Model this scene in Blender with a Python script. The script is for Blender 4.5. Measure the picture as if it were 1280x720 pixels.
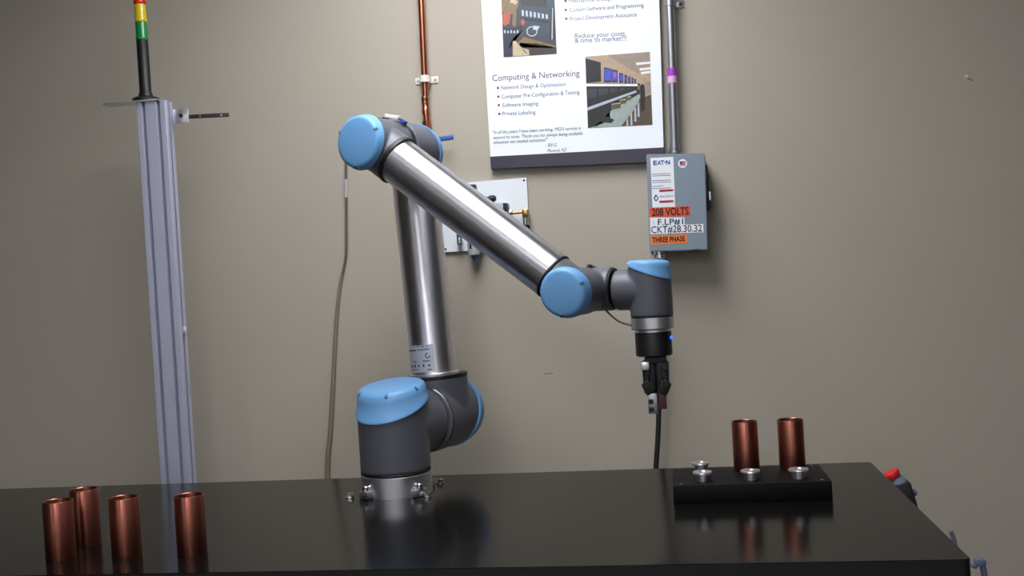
import bpy, bmesh, math, random
from mathutils import Vector as V, Matrix as M

random.seed(7)
for o in list(bpy.data.objects):
    bpy.data.objects.remove(o, do_unlink=True)
S = bpy.context.scene
COL = S.collection

# ------------------------------------------------------------------ camera
F = 1290.0                                   # focal length in pixels of a 1280 x 720 frame
CAM = V((0, 0, 1.355))
ROWX = V((0.9872951, 0.14717661, -0.05989513))   # camera right in world
ROWY = V((0.05712268, 0.02299635, 0.99810228))   # camera up in world
ROWZ = V((0.14827468, -0.98884287, 0.01429706))  # camera back in world
cd = bpy.data.cameras.new('camera')
cam = bpy.data.objects.new('camera', cd)
COL.objects.link(cam)
cd.sensor_width = 36.0
cd.lens = 36.0 * F / 1280.0
cd.clip_start = 0.02
cam.matrix_world = M(((ROWX.x, ROWY.x, ROWZ.x, CAM.x), (ROWX.y, ROWY.y, ROWZ.y, CAM.y),
                      (ROWX.z, ROWY.z, ROWZ.z, CAM.z), (0, 0, 0, 1)))
S.camera = cam

# ------------------------------------------------------------------ world, exposure
w = bpy.data.worlds.new('world')
S.world = w
w.use_nodes = True
w.node_tree.nodes['Background'].inputs[0].default_value = (0.75, 0.85, 1.0, 1)
w.node_tree.nodes['Background'].inputs[1].default_value = 0.05
vs = S.view_settings
vs.view_transform = 'Standard'
vs.look = 'None'
vs.gamma = 1.0
vs.use_curve_mapping = False
vs.exposure = 0.0
LAMP = 16.2         # strength of the ceiling troffer diffusers

# ------------------------------------------------------------------ sizes of the place
T = 0.90            # table top height
WY = 2.75           # wall plane
CEIL = 2.60


def ray(x, y):
    return ROWX * ((x - 640) / F) + ROWY * ((360 - y) / F) - ROWZ


def onY(x, y, yy):      # point of the vertical plane Y = yy
    d = ray(x, y)
    return CAM + d * (yy / d.y)


def onZ(x, y, z):       # point of the level plane Z = z
    d = ray(x, y)
    return CAM + d * ((z - CAM.z) / d.z)


# ------------------------------------------------------------------ materials
def srgb(r, g, b):
    f = lambda c: c / 12.92 if c <= 0.04045 else ((c + 0.055) / 1.055) ** 2.4
    return (f(r / 255), f(g / 255), f(b / 255), 1)


MATS = {}


def mat(name, rgb, rough=0.5, metal=0.0, noise=0.0, nscale=20.0, bump=0.0, bscale=200.0, spec=0.5,
        stretch=None, coat=0.0, trans=0.0, emit=None, estr=0.0, rnoise=0.0, aniso=0.0):
    m = bpy.data.materials.new(name)
    m.use_nodes = True
    nt = m.node_tree
    b = nt.nodes['Principled BSDF']
    c = srgb(*rgb)
    b.inputs['Base Color'].default_value = c
    b.inputs['Roughness'].default_value = rough
    b.inputs['Metallic'].default_value = metal
    b.inputs['Specular IOR Level'].default_value = spec
    if coat:
        b.inputs['Coat Weight'].default_value = coat
        b.inputs['Coat Roughness'].default_value = 0.1
    if trans:
        b.inputs['Transmission Weight'].default_value = trans
    if emit:
        b.inputs['Emission Color'].default_value = srgb(*emit)
        b.inputs['Emission Strength'].default_value = estr
    if aniso:       # turned metal: the highlight is drawn out along the tube's own axis
        b.inputs['Anisotropic'].default_value = aniso
        b.inputs['Anisotropic Rotation'].default_value = 0.25
        tg = nt.nodes.new('ShaderNodeTangent')
        tg.direction_type = 'RADIAL'
        tg.axis = 'Z'
        nt.links.new(tg.outputs[0], b.inputs['Tangent'])
    if noise or bump or rnoise:
        tc = nt.nodes.new('ShaderNodeTexCoord')
        mp = nt.nodes.new('ShaderNodeMapping')
        if stretch:
            mp.inputs['Scale'].default_value = stretch
        nt.links.new(tc.outputs['Object'], mp.inputs[0])
    if noise:
        n = nt.nodes.new('ShaderNodeTexNoise')
        n.inputs['Scale'].default_value = nscale
        n.inputs['Detail'].default_value = 5
        nt.links.new(mp.outputs[0], n.inputs['Vector'])
        mix = nt.nodes.new('ShaderNodeMix')
        mix.data_type = 'RGBA'
        mix.inputs['A'].default_value = tuple(x * (1 - noise) for x in c[:3]) + (1,)
        mix.inputs['B'].default_value = tuple(min(1, x * (1 + noise)) for x in c[:3]) + (1,)
        nt.links.new(n.outputs['Fac'], mix.inputs['Factor'])
        nt.links.new(mix.outputs['Result'], b.inputs['Base Color'])
    if rnoise:
        n = nt.nodes.new('ShaderNodeTexNoise')
        n.inputs['Scale'].default_value = nscale
        nt.links.new(mp.outputs[0], n.inputs['Vector'])
        mr = nt.nodes.new('ShaderNodeMapRange')
        mr.inputs['To Min'].default_value = max(0, rough - rnoise)
        mr.inputs['To Max'].default_value = rough + rnoise
        nt.links.new(n.outputs['Fac'], mr.inputs['Value'])
        nt.links.new(mr.outputs[0], b.inputs['Roughness'])
    if bump:
        n = nt.nodes.new('ShaderNodeTexNoise')
        n.inputs['Scale'].default_value = bscale
        n.inputs['Detail'].default_value = 3
        nt.links.new(mp.outputs[0], n.inputs['Vector'])
        bp = nt.nodes.new('ShaderNodeBump')
        bp.inputs['Strength'].default_value = bump
        bp.inputs['Distance'].default_value = 0.002
        nt.links.new(n.outputs['Fac'], bp.inputs['Height'])
        nt.links.new(bp.outputs[0], b.inputs['Normal'])
    MATS[name] = m
    return m


mat('wall_paint', (174, 166, 153), 0.75, noise=0.035, nscale=3.0, bump=0.12, bscale=160, spec=0.3)
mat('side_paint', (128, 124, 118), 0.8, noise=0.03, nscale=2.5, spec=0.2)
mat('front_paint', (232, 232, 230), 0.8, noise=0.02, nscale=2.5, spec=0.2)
mat('ceiling_tile', (168, 166, 162), 0.9, noise=0.05, nscale=60, bump=0.2, bscale=300)
mat('floor_vinyl', (90, 86, 82), 0.35, noise=0.12, nscale=30)
mat('table_laminate', (13, 13, 12), 0.16, noise=0.15, nscale=120, spec=0.22, bump=0.015, bscale=900)
mat('table_edge', (10, 10, 12), 0.45)
mat('steel_dark', (40, 42, 46), 0.45, metal=0.4)
mat('arm_grey', (86, 87, 96), 0.42, noise=0.05, nscale=60, bump=0.04, bscale=700, spec=0.45)
mat('cap_blue', (106, 158, 208), 0.42, noise=0.02, nscale=40, spec=0.4)
mat('notch_blue', (64, 92, 116), 0.5, noise=0.05, nscale=60)
mat('seam_black', (14, 14, 16), 0.5)
mat('arm_tube', (226, 223, 230), 0.42, metal=1.0, noise=0.04, nscale=6, stretch=(60, 60, 0.6), aniso=0.9)
mat('aluminium', (214, 212, 220), 0.38, metal=1.0, noise=0.06, nscale=30)
mat('aluminium_bright', (226, 226, 232), 0.3, metal=0.85, noise=0.03, nscale=30)
mat('anodised', (198, 200, 222), 0.42, metal=0.5, noise=0.03, nscale=8, stretch=(30, 30, 0.4))
mat('chrome', (225, 228, 235), 0.12, metal=1.0, noise=0.02, nscale=30)
mat('copper_tube', (168, 102, 86), 0.36, metal=1.0, noise=0.13, nscale=14, stretch=(3, 3, 0.7), aniso=0.7)
mat('copper_pipe', (196, 122, 94), 0.28, metal=1.0, noise=0.12, nscale=25)
mat('solder', (206, 176, 152), 0.3, metal=1.0, noise=0.1, nscale=80)
mat('block_black', (6, 7, 10), 0.55, noise=0.1, nscale=50, spec=0.18)
mat('black_plastic', (9, 9, 12), 0.5, noise=0.1, nscale=60)
mat('black_rubber', (22, 21, 22), 0.6, noise=0.1, nscale=60)
mat('zinc', (168, 170, 176), 0.35, metal=0.9, noise=0.14, nscale=40, stretch=(1, 1, 0.2))
mat('box_grey', (126, 139, 152), 0.45, noise=0.03, nscale=30, spec=0.4)
mat('paper_white', (232, 234, 240), 0.55, noise=0.01, nscale=20)
mat('poster_white', (236, 240, 246), 0.35, noise=0.01, nscale=8)
mat('poster_band', (50, 46, 60), 0.4, noise=0.05, nscale=20)
mat('ink_navy', (24, 28, 70), 0.6, noise=0.1, nscale=30)
mat('ink_grey', (54, 62, 108), 0.6, noise=0.1, nscale=30)
mat('ink_red', (130, 50, 76), 0.6, noise=0.1, nscale=30)
mat('ink_black', (22, 22, 26), 0.6, noise=0.1, nscale=30)
mat('eaton_blue', (20, 66, 150), 0.6, noise=0.05, nscale=30)
mat('label_orange_red', (224, 76, 34), 0.5, noise=0.04, nscale=30)
mat('label_orange', (236, 122, 34), 0.5, noise=0.04, nscale=30)
mat('flag_red', (196, 44, 52), 0.6, noise=0.05, nscale=40)
mat('tape_purple', (168, 60, 190), 0.5, noise=0.08, nscale=40)
mat('tape_pink', (214, 168, 214), 0.5, noise=0.08, nscale=40)
mat('valve_blue', (34, 78, 160), 0.4, noise=0.06, nscale=40)
mat('brass', (186, 152, 96), 0.3, metal=1.0, noise=0.1, nscale=60)
mat('board_white', (228, 232, 238), 0.45, noise=0.02, nscale=10)
mat('grey_plastic', (176, 178, 186), 0.45, noise=0.04, nscale=40)
mat('clear_bowl', (214, 222, 226), 0.2, trans=0.4, noise=0.02, nscale=30)
mat('lens_red', (222, 36, 30), 0.25, trans=0.25, noise=0.05, nscale=40)
mat('lens_yellow', (224, 200, 30), 0.25, trans=0.25, noise=0.05, nscale=40)
mat('lens_green', (20, 140, 70), 0.25, trans=0.25, noise=0.05, nscale=40)
mat('rust_strip', (72, 62, 60), 0.5, metal=0.5, noise=0.3, nscale=90)
mat('cream_plastic', (224, 218, 206), 0.5, noise=0.03, nscale=40)
mat('cable_grey', (96, 88, 80), 0.6, noise=0.08, nscale=30)
mat('taupe_tube', (132, 119, 101), 0.75, noise=0.06, nscale=20)
mat('estop_red', (214, 40, 40), 0.4, noise=0.05, nscale=40)
mat('blue_grey_metal', (100, 108, 138), 0.5, metal=0.2, noise=0.08, nscale=40)
mat('collar_grey', (128, 140, 166), 0.45, noise=0.05, nscale=40)
mat('finger_brown', (92, 58, 56), 0.4, metal=0.3, noise=0.1, nscale=40)
mat('led_blue', (30, 60, 255), 0.4, emit=(40, 70, 255), estr=4.0, noise=0.02, nscale=30)
mat('diffuser', (240, 244, 250), 0.6, emit=(250, 252, 255), estr=LAMP, noise=0.01, nscale=30)
mat('sticker_silver', (196, 200, 212), 0.4, metal=0.3, noise=0.03, nscale=40)
mat('scuff', (126, 112, 94), 0.8, noise=0.1, nscale=60)
# inks of the two printed photographs on the poster
for nm, c in dict(ph_dark=(40, 38, 44), ph_mid=(78, 76, 84), ph_teal=(64, 84, 104), ph_cream=(206, 192, 164),
                  ph_skin=(196, 112, 88), ph_navy=(42, 50, 80), ph_wood=(72, 56, 50), ph_tan=(150, 128, 98),
                  ph_lt=(196, 202, 214), ph_wall=(198, 178, 156), ph_ceil=(178, 164, 152), ph_screen=(92, 110, 214),
                  ph_lamp=(246, 246, 250), ph_bench=(178, 190, 188), ph_floor=(112, 96, 76), ph_box=(118, 112, 84),
                  ph_violet=(170, 120, 200)).items():
    mat(nm, tuple(int(q * 0.95 * (q / 255) ** 0.35) for q in c), 0.4, noise=0.25, nscale=90)


# ------------------------------------------------------------------ mesh helpers
def frame(z, x=None):
    z = V(z).normalized()
    if x is None:
        x = V((1, 0, 0)) if abs(z.x) < 0.9 else V((0, 1, 0))
    x = V(x)
    x = (x - z * x.dot(z)).normalized()
    y = z.cross(x)
    return x, y, z


def box(bm, c, s, rot=None, bev=0.0, seg=2):
    vs_ = []
    R = rot or M.Identity(3)
    for i in range(8):
        p = V(((i & 1) - .5, ((i >> 1) & 1) - .5, ((i >> 2) & 1) - .5))
        vs_.append(bm.verts.new(V(c) + R @ V((p.x * s[0], p.y * s[1], p.z * s[2]))))
    fs = [bm.faces.new([vs_[k] for k in q]) for q in
          ((0, 2, 3, 1), (4, 5, 7, 6), (0, 1, 5, 4), (2, 6, 7, 3), (0, 4, 6, 2), (1, 3, 7, 5))]
    if bev:
        es = list({e for f_ in fs for e in f_.edges})
        bmesh.ops.bevel(bm, geom=es, offset=bev, segments=seg, affect='EDGES', profile=0.5)
    return bm


def lathe(bm, o, axis, prof, n=40, x=None, closed=False):
    """prof: list of (radius, height along axis); radius 0 makes a point; closed joins last to first (a ring)"""
    ex, ey, ez = frame(axis, x)
    o = V(o)
    rings = []
    for r, h in prof:
        if r <= 1e-7:
            rings.append([bm.verts.new(o + ez * h)])
        else:
            rings.append([bm.verts.new(o + ez * h + (ex * math.cos(2 * math.pi * k / n) + ey * math.sin(2 * math.pi * k / n)) * r)
                          for k in range(n)])
    seq = list(zip(rings, rings[1:])) + ([(rings[-1], rings[0])] if closed else [])
    for a, b in seq:
        for k in range(n):
            k2 = (k + 1) % n
            if len(a) == 1 and len(b) == 1:
                continue
            if len(a) == 1:
                bm.faces.new((a[0], b[k2], b[k]))
            elif len(b) == 1:
                bm.faces.new((a[k], a[k2], b[0]))
            else:
                bm.faces.new((a[k], a[k2], b[k2], b[k]))
    return bm


def cyl(bm, p0, p1, r, r1=None, n=32, bev=0.0):
    p0, p1 = V(p0), V(p1)
    L = (p1 - p0).length
    r1 = r if r1 is None else r1
    if bev:
        prof = [(0, 0), (r - bev, 0), (r, bev), (r1, L - bev), (r1 - bev, L), (0, L)]
    else:
        prof = [(0, 0), (r, 0), (r1, L), (0, L)]
    return lathe(bm, p0, p1 - p0, prof, n)


def smoothpath(pts, sub=8):
    pts = [V(p) for p in pts]
    out = []
    for i in range(len(pts) - 1):
        p0, p1, p2, p3 = pts[max(0, i - 1)], pts[i], pts[i + 1], pts[min(len(pts) - 1, i + 2)]
        for k in range(sub):
            t = k / sub
            out.append(0.5 * ((2 * p1) + (p2 - p0) * t + (2 * p0 - 5 * p1 + 4 * p2 - p3) * t * t + (3 * p1 - p0 - 3 * p2 + p3) * t ** 3))
    out.append(pts[-1])
    return out


def tube(bm, pts, r, n=12, sub=8, r1=None):
    path = smoothpath(pts, sub) if sub else [V(p) for p in pts]
    rings = []
    up = V((0.3, 1, 0.1)).normalized()
    for i, p in enumerate(path):
        d = (path[min(i + 1, len(path) - 1)] - path[max(i - 1, 0)]).normalized()
        ex = (up - d * up.dot(d)).normalized()
        ey = d.cross(ex)
        rr = r if r1 is None else r + (r1 - r) * i / (len(path) - 1)
        rings.append([bm.verts.new(p + (ex * math.cos(2 * math.pi * k / n) + ey * math.sin(2 * math.pi * k / n)) * rr) for k in range(n)])
    for a, b in zip(rings, rings[1:]):
        for k in range(n):
            bm.faces.new((a[k], a[(k + 1) % n], b[(k + 1) % n], b[k]))
    bm.faces.new(rings[0][::-1])
    bm.faces.new(rings[-1])
    return bm


def prism(bm, front, vec):
    """polygon (list of points) swept by vec"""
    front = [V(p) for p in front]
    a = [bm.verts.new(p) for p in front]
    b = [bm.verts.new(p + V(vec)) for p in front]
    n = len(a)
    bm.faces.new(a)
    bm.faces.new(b[::-1])
    for k in range(n):
        bm.faces.new((a[k], b[k], b[(k + 1) % n], a[(k + 1) % n]))
    return bm


def finish(name, bm, material, parent=None, smooth=True, angle=35):
    root = parent
    off = V((0, 0, 0))
    while root is not None:
        off = off + root.location
        root = root.parent
    bmesh.ops.recalc_face_normals(bm, faces=bm.faces[:])
    bmesh.ops.translate(bm, verts=bm.verts[:], vec=-off)
    me = bpy.data.meshes.new(name)
    bm.to_mesh(me)
    bm.free()
    if smooth:
        for p in me.polygons:
            p.use_smooth = True
        me.set_sharp_from_angle(angle=math.radians(angle))
    me.materials.append(MATS[material])
    o = bpy.data.objects.new(name, me)
    COL.objects.link(o)
    o.parent = parent
    return o


def NB():
    return bmesh.new()


def remeshed(bm, voxel=0.0025, it=10):
    """blend overlapping closed shells into one cast body with filleted joins"""
    me = bpy.data.meshes.new('tmp')
    bmesh.ops.recalc_face_normals(bm, faces=bm.faces[:])
    bm.to_mesh(me)
    bm.free()
    o = bpy.data.objects.new('tmp', me)
    COL.objects.link(o)
    m1 = o.modifiers.new('r', 'REMESH')
    m1.mode = 'VOXEL'
    m1.voxel_size = voxel
    m2 = o.modifiers.new('s', 'SMOOTH')
    m2.factor = 0.5
    m2.iterations = it
    dg = bpy.context.evaluated_depsgraph_get()
    out = bmesh.new()
    out.from_mesh(o.evaluated_get(dg).to_mesh())
    bpy.data.objects.remove(o, do_unlink=True)
    bpy.data.meshes.remove(me)
    return out


def thing(name, label, cat, loc, group=None):
    o = bpy.data.objects.new(name, None)
    COL.objects.link(o)
    o.location = V(loc)
    o.empty_display_size = 0.05
    return tag(o, label, cat, group)


def tag(o, label, cat, group=None):
    o['label'] = label
    o['category'] = cat
    if group:
        o['group'] = group
    return o


def structure(o):
    o['kind'] = 'structure'
    return o


def textmesh(s, p0, p1, h, n=V((0, -1, 0)), lift=0.0, bold=0.0, shear=0.0):
    """lettering from p0 to p1 (baseline ends) on a surface of normal n, cap height h (metres)"""
    cu = bpy.data.curves.new('t', 'FONT')
    cu.body = s
    cu.size = 1.0
    cu.resolution_u = 3
    cu.offset = bold
    cu.shear = shear
    o = bpy.data.objects.new('t', cu)
    COL.objects.link(o)
    dg = bpy.context.evaluated_depsgraph_get()
    me = bpy.data.meshes.new_from_object(o.evaluated_get(dg))
    bpy.data.objects.remove(o, do_unlink=True)
    bm = bmesh.new()
    bm.from_mesh(me)
    bpy.data.meshes.remove(me)
    x0 = min(v.co.x for v in bm.verts)
    x1 = max(v.co.x for v in bm.verts)
    p0, p1 = V(p0), V(p1)
    u = (p1 - p0)
    L = u.length
    u.normalize()
    n = V(n).normalized()
    v_ = n.cross(u)
    for v in bm.verts:
        a = (v.co.x - x0) / (x1 - x0) * L
        b = v.co.y / 0.70 * h
        v.co = p0 + u * a + v_ * b + n * lift
    return bm


# ================================================================== THE ROOM
def slab(name, lo, hi, m):
    bm = NB()
    lo, hi = V(lo), V(hi)
    box(bm, (lo + hi) / 2, hi - lo)
    return structure(finish(name, bm, m, smooth=False))


X0, X1, Y0 = -4.2, 3.6, -4.6
wall = slab('wall_back', (X0, WY, 0), (X1, WY + 0.12, CEIL), 'wall_paint')
slab('wall_left', (X0 - 0.12, Y0, 0), (X0, WY + 0.12, CEIL), 'side_paint')
slab('wall_right', (X1, Y0, 0), (X1 + 0.12, WY + 0.12, CEIL), 'side_paint')
slab('wall_front', (X0 - 0.12, Y0 - 0.12, 0), (X1 + 0.12, Y0, CEIL), 'front_paint')
slab('floor', (X0 - 0.12, Y0 - 0.12, -0.1), (X1 + 0.12, WY + 0.12, 0), 'floor_vinyl')
slab('ceiling', (X0 - 0.12, Y0 - 0.12, CEIL), (X1 + 0.12, WY + 0.12, CEIL + 0.1), 'ceiling_tile')
bm = NB()
box(bm, ((X0 + X1) / 2, WY - 0.006, 0.05), (X1 - X0, 0.012, 0.10), bev=0.003)
structure(finish('baseboard_back', bm, 'black_rubber'))
# little blemishes of the painted wall
p = onY(1208, 96, WY)
bm = NB()
lathe(bm, p, (0.3, -1, 0.2), [(0.0045, -0.002), (0.0045, 0.002), (0, 0.004)], 10)
finish('wall_anchor', bm, 'cream_plastic', wall)
p = onY(1213, 99.5, WY)
bm = NB()
box(bm, p, (0.011, 0.002, 0.003), M.Rotation(0.7, 3, 'Y'))
finish('wall_chip', bm, 'scuff', wall)
p = onY(686, 467, WY)
bm = NB()
box(bm, p, (0.024, 0.0012, 0.0025), M.Rotation(-0.05, 3, 'Y'))
finish('wall_scuff', bm, 'scuff', wall)


# ceiling troffers (outside the frame, they light the room and streak the metal tubes)
def troffer(x, y, label):
    t = thing('ceiling_light', label, 'ceiling light', (x, y, CEIL), 'fluorescent ceiling panels')
    bm = NB()
    for sx in (-1, 1):
        box(bm, (x + sx * 0.30, y, CEIL - 0.012), (0.03, 1.26, 0.024))
    for sy in (-1, 1):
        box(bm, (x, y + sy * 0.615, CEIL - 0.012), (0.57, 0.03, 0.024))
    finish('frame', bm, 'aluminium_bright', t, smooth=False)
    bm = NB()
    box(bm, (x, y, CEIL - 0.010), (0.57, 1.2, 0.008))
    finish('diffuser', bm, 'diffuser', t, smooth=False)


troffer(-0.42, 1.75, 'white fluorescent ceiling panel above the work table')
troffer(-0.42, -1.05, 'white fluorescent ceiling panel just behind the camera')
for x, col in ((-2.85, 'left'), (-0.42, 'middle'), (1.95, 'right')):
    troffer(x, -3.45, 'white fluorescent ceiling panel, %s one of the far row' % col)

# ================================================================== WORK TABLE
TX0, TX1, TY0, TY1, TH = -2.02, 0.415, 1.572, 2.319, 0.034
tab = thing('work_table', 'long black laminate work table carrying the robot arm', 'table', ((TX0 + TX1) / 2, (TY0 + TY1) / 2, 0))


def rounded_rect(x0, x1, y0, y1, r, z, n=6):
    pts = []
    for cx, cy, a0 in ((x1 - r, y1 - r, 0), (x0 + r, y1 - r, 90), (x0 + r, y0 + r, 180), (x1 - r, y0 + r, 270)):
        for k in range(n + 1):
            a = math.radians(a0 + 90 * k / n)
            pts.append(V((cx + r * math.cos(a), cy + r * math.sin(a), z)))
    return pts


bm = NB()
prism(bm, rounded_rect(TX0 + .001, TX1 - .001, TY0 + .001, TY1 - .001, 0.011, T), (0, 0, -TH))
finish('tabletop', bm, 'table_laminate', tab, angle=20)
bm = NB()
a = rounded_rect(TX0, TX1, TY0, TY1, 0.012, T - 0.0012)
b = rounded_rect(TX0 + .0016, TX1 - .0016, TY0 + .0016, TY1 - .0016, 0.0105, T - 0.0012)
n = len(a)
va = [bm.verts.new(p) for p in a]
vb = [bm.verts.new(p) for p in b]
vc = [bm.verts.new(p - V((0, 0, TH - .002))) for p in a]
vd = [bm.verts.new(p - V((0, 0, TH - .002))) for p in b]
for k in range(n):
    j = (k + 1) % n
    bm.faces.new((va[k], va[j], vb[j], vb[k]))
    bm.faces.new((va[k], vc[k], vc[j], va[j]))
    bm.faces.new((vc[k], vd[k], vd[j], vc[j]))
    bm.faces.new((vb[k], vb[j], vd[j], vd[k]))
finish('edge_band', bm, 'table_edge', tab, angle=30)
for x in (TX0 + 0.09, TX1 - 0.09):
    for y in (TY0 + 0.09, TY1 - 0.09):
        bm = NB()
        box(bm, (x, y, (T - TH) / 2 + 0.01), (0.06, 0.06, T - TH - 0.02), bev=0.004)
        leg = finish('leg', bm, 'steel_dark', tab)
        bm = NB()
        cyl(bm, (x, y, 0), (x, y, 0.022), 0.03, 0.026, 20)
        finish('levelling_foot', bm, 'black_rubber', leg)
for y in (TY0 + 0.09, TY1 - 0.09):
    bm = NB()
    box(bm, ((TX0 + TX1) / 2, y, T - TH - 0.03), (TX1 - TX0 - 0.24, 0.03, 0.06), bev=0.003)
    finish('apron_rail', bm, 'steel_dark', tab)
for x in (TX0 + 0.09, TX1 - 0.09):
    bm = NB()
    box(bm, (x, (TY0 + TY1) / 2, T - TH - 0.03), (0.03, TY1 - TY0 - 0.24, 0.06), bev=0.003)
    finish('apron_rail', bm, 'steel_dark', tab)

# hooks screwed under the right-hand edge of the table, their tips stand up beside it
for (px, py, yy, h, small) in ((1187.5, 664, 1.90, 0.06, True), (1224, 700, 1.80, 0.05, False)):
    p = onY(px, py, yy)
    bm = NB()
    zl = 0.752
    box(bm, V((TX1 - 0.03, yy, (T - TH + zl) / 2)), (0.020, 0.012, T - TH - zl), None, 0.001)
    q = [V((TX1 - 0.03, yy, zl)), V((p.x - 0.02, yy, zl - 0.004)), V((p.x + 0.006, yy, zl + 0.02)), V((p.x + 0.007, yy, p.z - 0.03)),
         V((p.x + 0.005, yy, p.z - 0.012)), V((p.x + 0.001, yy, p.z))]
    tube(bm, q, 0.0055, 10, 8, 0.0035 if small else 0.005)
    if not small:
        box(bm, V((p.x + 0.001, yy, p.z - 0.004)), (0.018, 0.012, 0.013), M.Rotation(0.15, 3, 'Y'), 0.003)
        box(bm, V((p.x - 0.009, yy, p.z - 0.010)), (0.010, 0.010, 0.006), M.Rotation(0.5, 3, 'Y'), 0.002)
    o = finish('cable_hook', bm, 'blue_grey_metal', tab)
    o['label'] = 'blue-grey metal hook under the table edge'

# ================================================================== ROBOT ARM
BASE = V((-0.5983, 2.1513, T))
SV = V((0.3133, 0.9497, 0)).normalized()
RV = V((SV.y, -SV.x, 0))
D1 = V((-0.0343, 0.0113, 0.9993)).normalized()
D2 = V((0.7537, -0.2487, -0.6083)).normalized()
SHZ = BASE + V((0, 0, 0.1394))
UP0 = V((-0.5350, 2.3170, 1.0394))
EL = V((-0.5638, 2.3264, 1.6508))
D1 = (EL - UP0).normalized()
FO = V((-0.6112, 2.1992, 1.6550))
W1 = V((-0.1848, 2.0590, 1.3107))
D2 = (W1 - FO).normalized()
C5 = W1 + SV * 0.106
C6 = C5 + RV * 0.1245 - V((0, 0, 0.0045))
ZU = V((0, 0, 1))
rob = thing('robot_arm', 'six-axis grey robot arm with silver tubes and light blue joint caps', 'robot arm', BASE)


def joint(c, A, St, R, low, hs, k, H, kt, stub, rs, name='joint_housing', vox=0.0026, notch=(), rim=1.0, capname='joint_cap'):
    """cast joint: barrel along A (from -low to an oblique top), side stub along St, domed blue cap over the oblique top"""
    A, St = V(A).normalized(), V(St).normalized()
    ex = (St - A * St.dot(A)).normalized()
    ey = A.cross(ex)
    n = 56
    hh = lambda f: hs + k * math.cos(f)
    bm = NB()
    rings = []
    for lev in range(5):
        ring = []
        for q in range(n):
            f = 2 * math.pi * q / n
            d = ex * math.cos(f) + ey * math.sin(f)
            if lev == 0:
                r, h = R * 0.985, -low
            elif lev == 1:
                r, h = R, -low + 0.003
            elif lev == 2:
                r, h = R, -low * 0.3
            else:
                r, h = R, (hh(f) if lev == 4 else 0.5 * (hh(f) - low * 0.3))
            ring.append(bm.verts.new(V(c) + d * r + A * h))
        rings.append(ring)
    for a_, b_ in zip(rings, rings[1:]):
        for q in range(n):
            bm.faces.new((a_[q], a_[(q + 1) % n], b_[(q + 1) % n], b_[q]))
    bm.faces.new(rings[0][::-1])
    bm.faces.new(rings[-1])
    if stub:
        cyl(bm, V(c), V(c) + St * stub, rs * 1.0, rs, 48)
    bm = remeshed(bm, vox, 8)
    body = finish(name, bm, 'arm_grey', rob, angle=50)
    # the cap
    bm = NB()
    rings = []
    Ht = lambda f: max(H + kt * math.cos(f), hh(f) + 0.006)
    levels = [(1.004, lambda f: hh(f) - 0.0015), (1.045, lambda f: hh(f) - 0.001), (1.050, lambda f: hh(f) + 0.0025),
              (1.005, lambda f: hh(f) + 0.006 if Ht(f) - hh(f) > 0.008 else hh(f) + 0.0045),
              (0.99, lambda f: hh(f) + (Ht(f) - hh(f)) * 0.62), (0.955, lambda f: hh(f) + (Ht(f) - hh(f)) * 0.84),
              (0.89, lambda f: hh(f) + (Ht(f) - hh(f)) * 0.96), (0.80, lambda f: Ht(f)), (0.4, lambda f: H + kt * math.cos(f) * 0.4 + 0.0015)]
    for rr, hf in levels:
        ring = []
        for q in range(n):
            f = 2 * math.pi * q / n
            d = ex * math.cos(f) + ey * math.sin(f)
            ring.append(bm.verts.new(V(c) + d * (R * rr) + A * hf(f)))
        rings.append(ring)
    for a_, b_ in zip(rings, rings[1:]):
        for q in range(n):
            bm.faces.new((a_[q], a_[(q + 1) % n], b_[(q + 1) % n], b_[q]))
    bm.faces.new(rings[0][::-1])
    bm.faces.new(rings[-1])
    cap = finish(capname, bm, 'cap_blue', rob, angle=60)
    for f in notch:
        f = math.radians(f)
        d = ex * math.cos(f) + ey * math.sin(f)
        t_ = -ex * math.sin(f) + ey * math.cos(f)
        pos = V(c) + d * (R * 0.935) + A * (hh(f) + (Ht(f) - hh(f)) * 0.89)
        bm = NB()
        up_ = (A + d * 0.9).normalized()
        rot = M((t_, up_.cross(t_), up_)).transposed()
        box(bm, pos - up_ * 0.0008, (0.006, 0.009, 0.004), rot, 0.001)
        finish('cap_notch', bm, 'notch_blue', cap)
    return body, cap


def ring(name, c, A, r, h, m, bev=0.0008, n=56, parent=None):
    bm = NB()
    lathe(bm, V(c) - V(A).normalized() * h / 2, A, [(0, 0), (r - bev, 0), (r, bev), (r, h - bev), (r - bev, h), (0, h)], n)
    return finish(name, bm, m, parent or rob, angle=40)


# base foot
bm = NB()
lathe(bm, BASE, ZU, [(0, 0), (0.0765, 0), (0.0765, 0.0425), (0.075, 0.0435), (0, 0.0435)], 64)
for ang in (232, 320, 50, 140):
    a = math.radians(ang)
    d = V((math.cos(a), math.sin(a), 0))
    tn = V((-d.y, d.x, 0))
    rot = M((d, tn, ZU)).transposed()
    box(bm, BASE + d * 0.074 + ZU * 0.0085, (0.032, 0.034, 0.017), rot, 0.004)
foot = finish('base_foot', bm, 'aluminium', rob)
for ang in (232, 320, 50, 140):
    a = math.radians(ang)
    d = V((math.cos(a), math.sin(a), 0))
    c = BASE + d * 0.0815 + ZU * 0.017
    bm = NB()
    lathe(bm, c, ZU, [(0, 0), (0.0095, 0), (0.0095, 0.002), (0.0075, 0.002), (0.0075, 0.009), (0.006, 0.0105), (0, 0.0105)], 6 * 4)
    finish('mounting_bolt', bm, 'chrome', foot)
ring('seam_ring', BASE + ZU * 0.046, ZU, 0.0752, 0.006, 'seam_black')
joint(BASE + ZU * 0.1394, ZU, SV, 0.0755, 0.0905, 0.0485, 0.030, 0.092, 0.010, 0.107, 0.0742,
      'base_housing', notch=(140, 205, 262), capname='base_cap')
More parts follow.
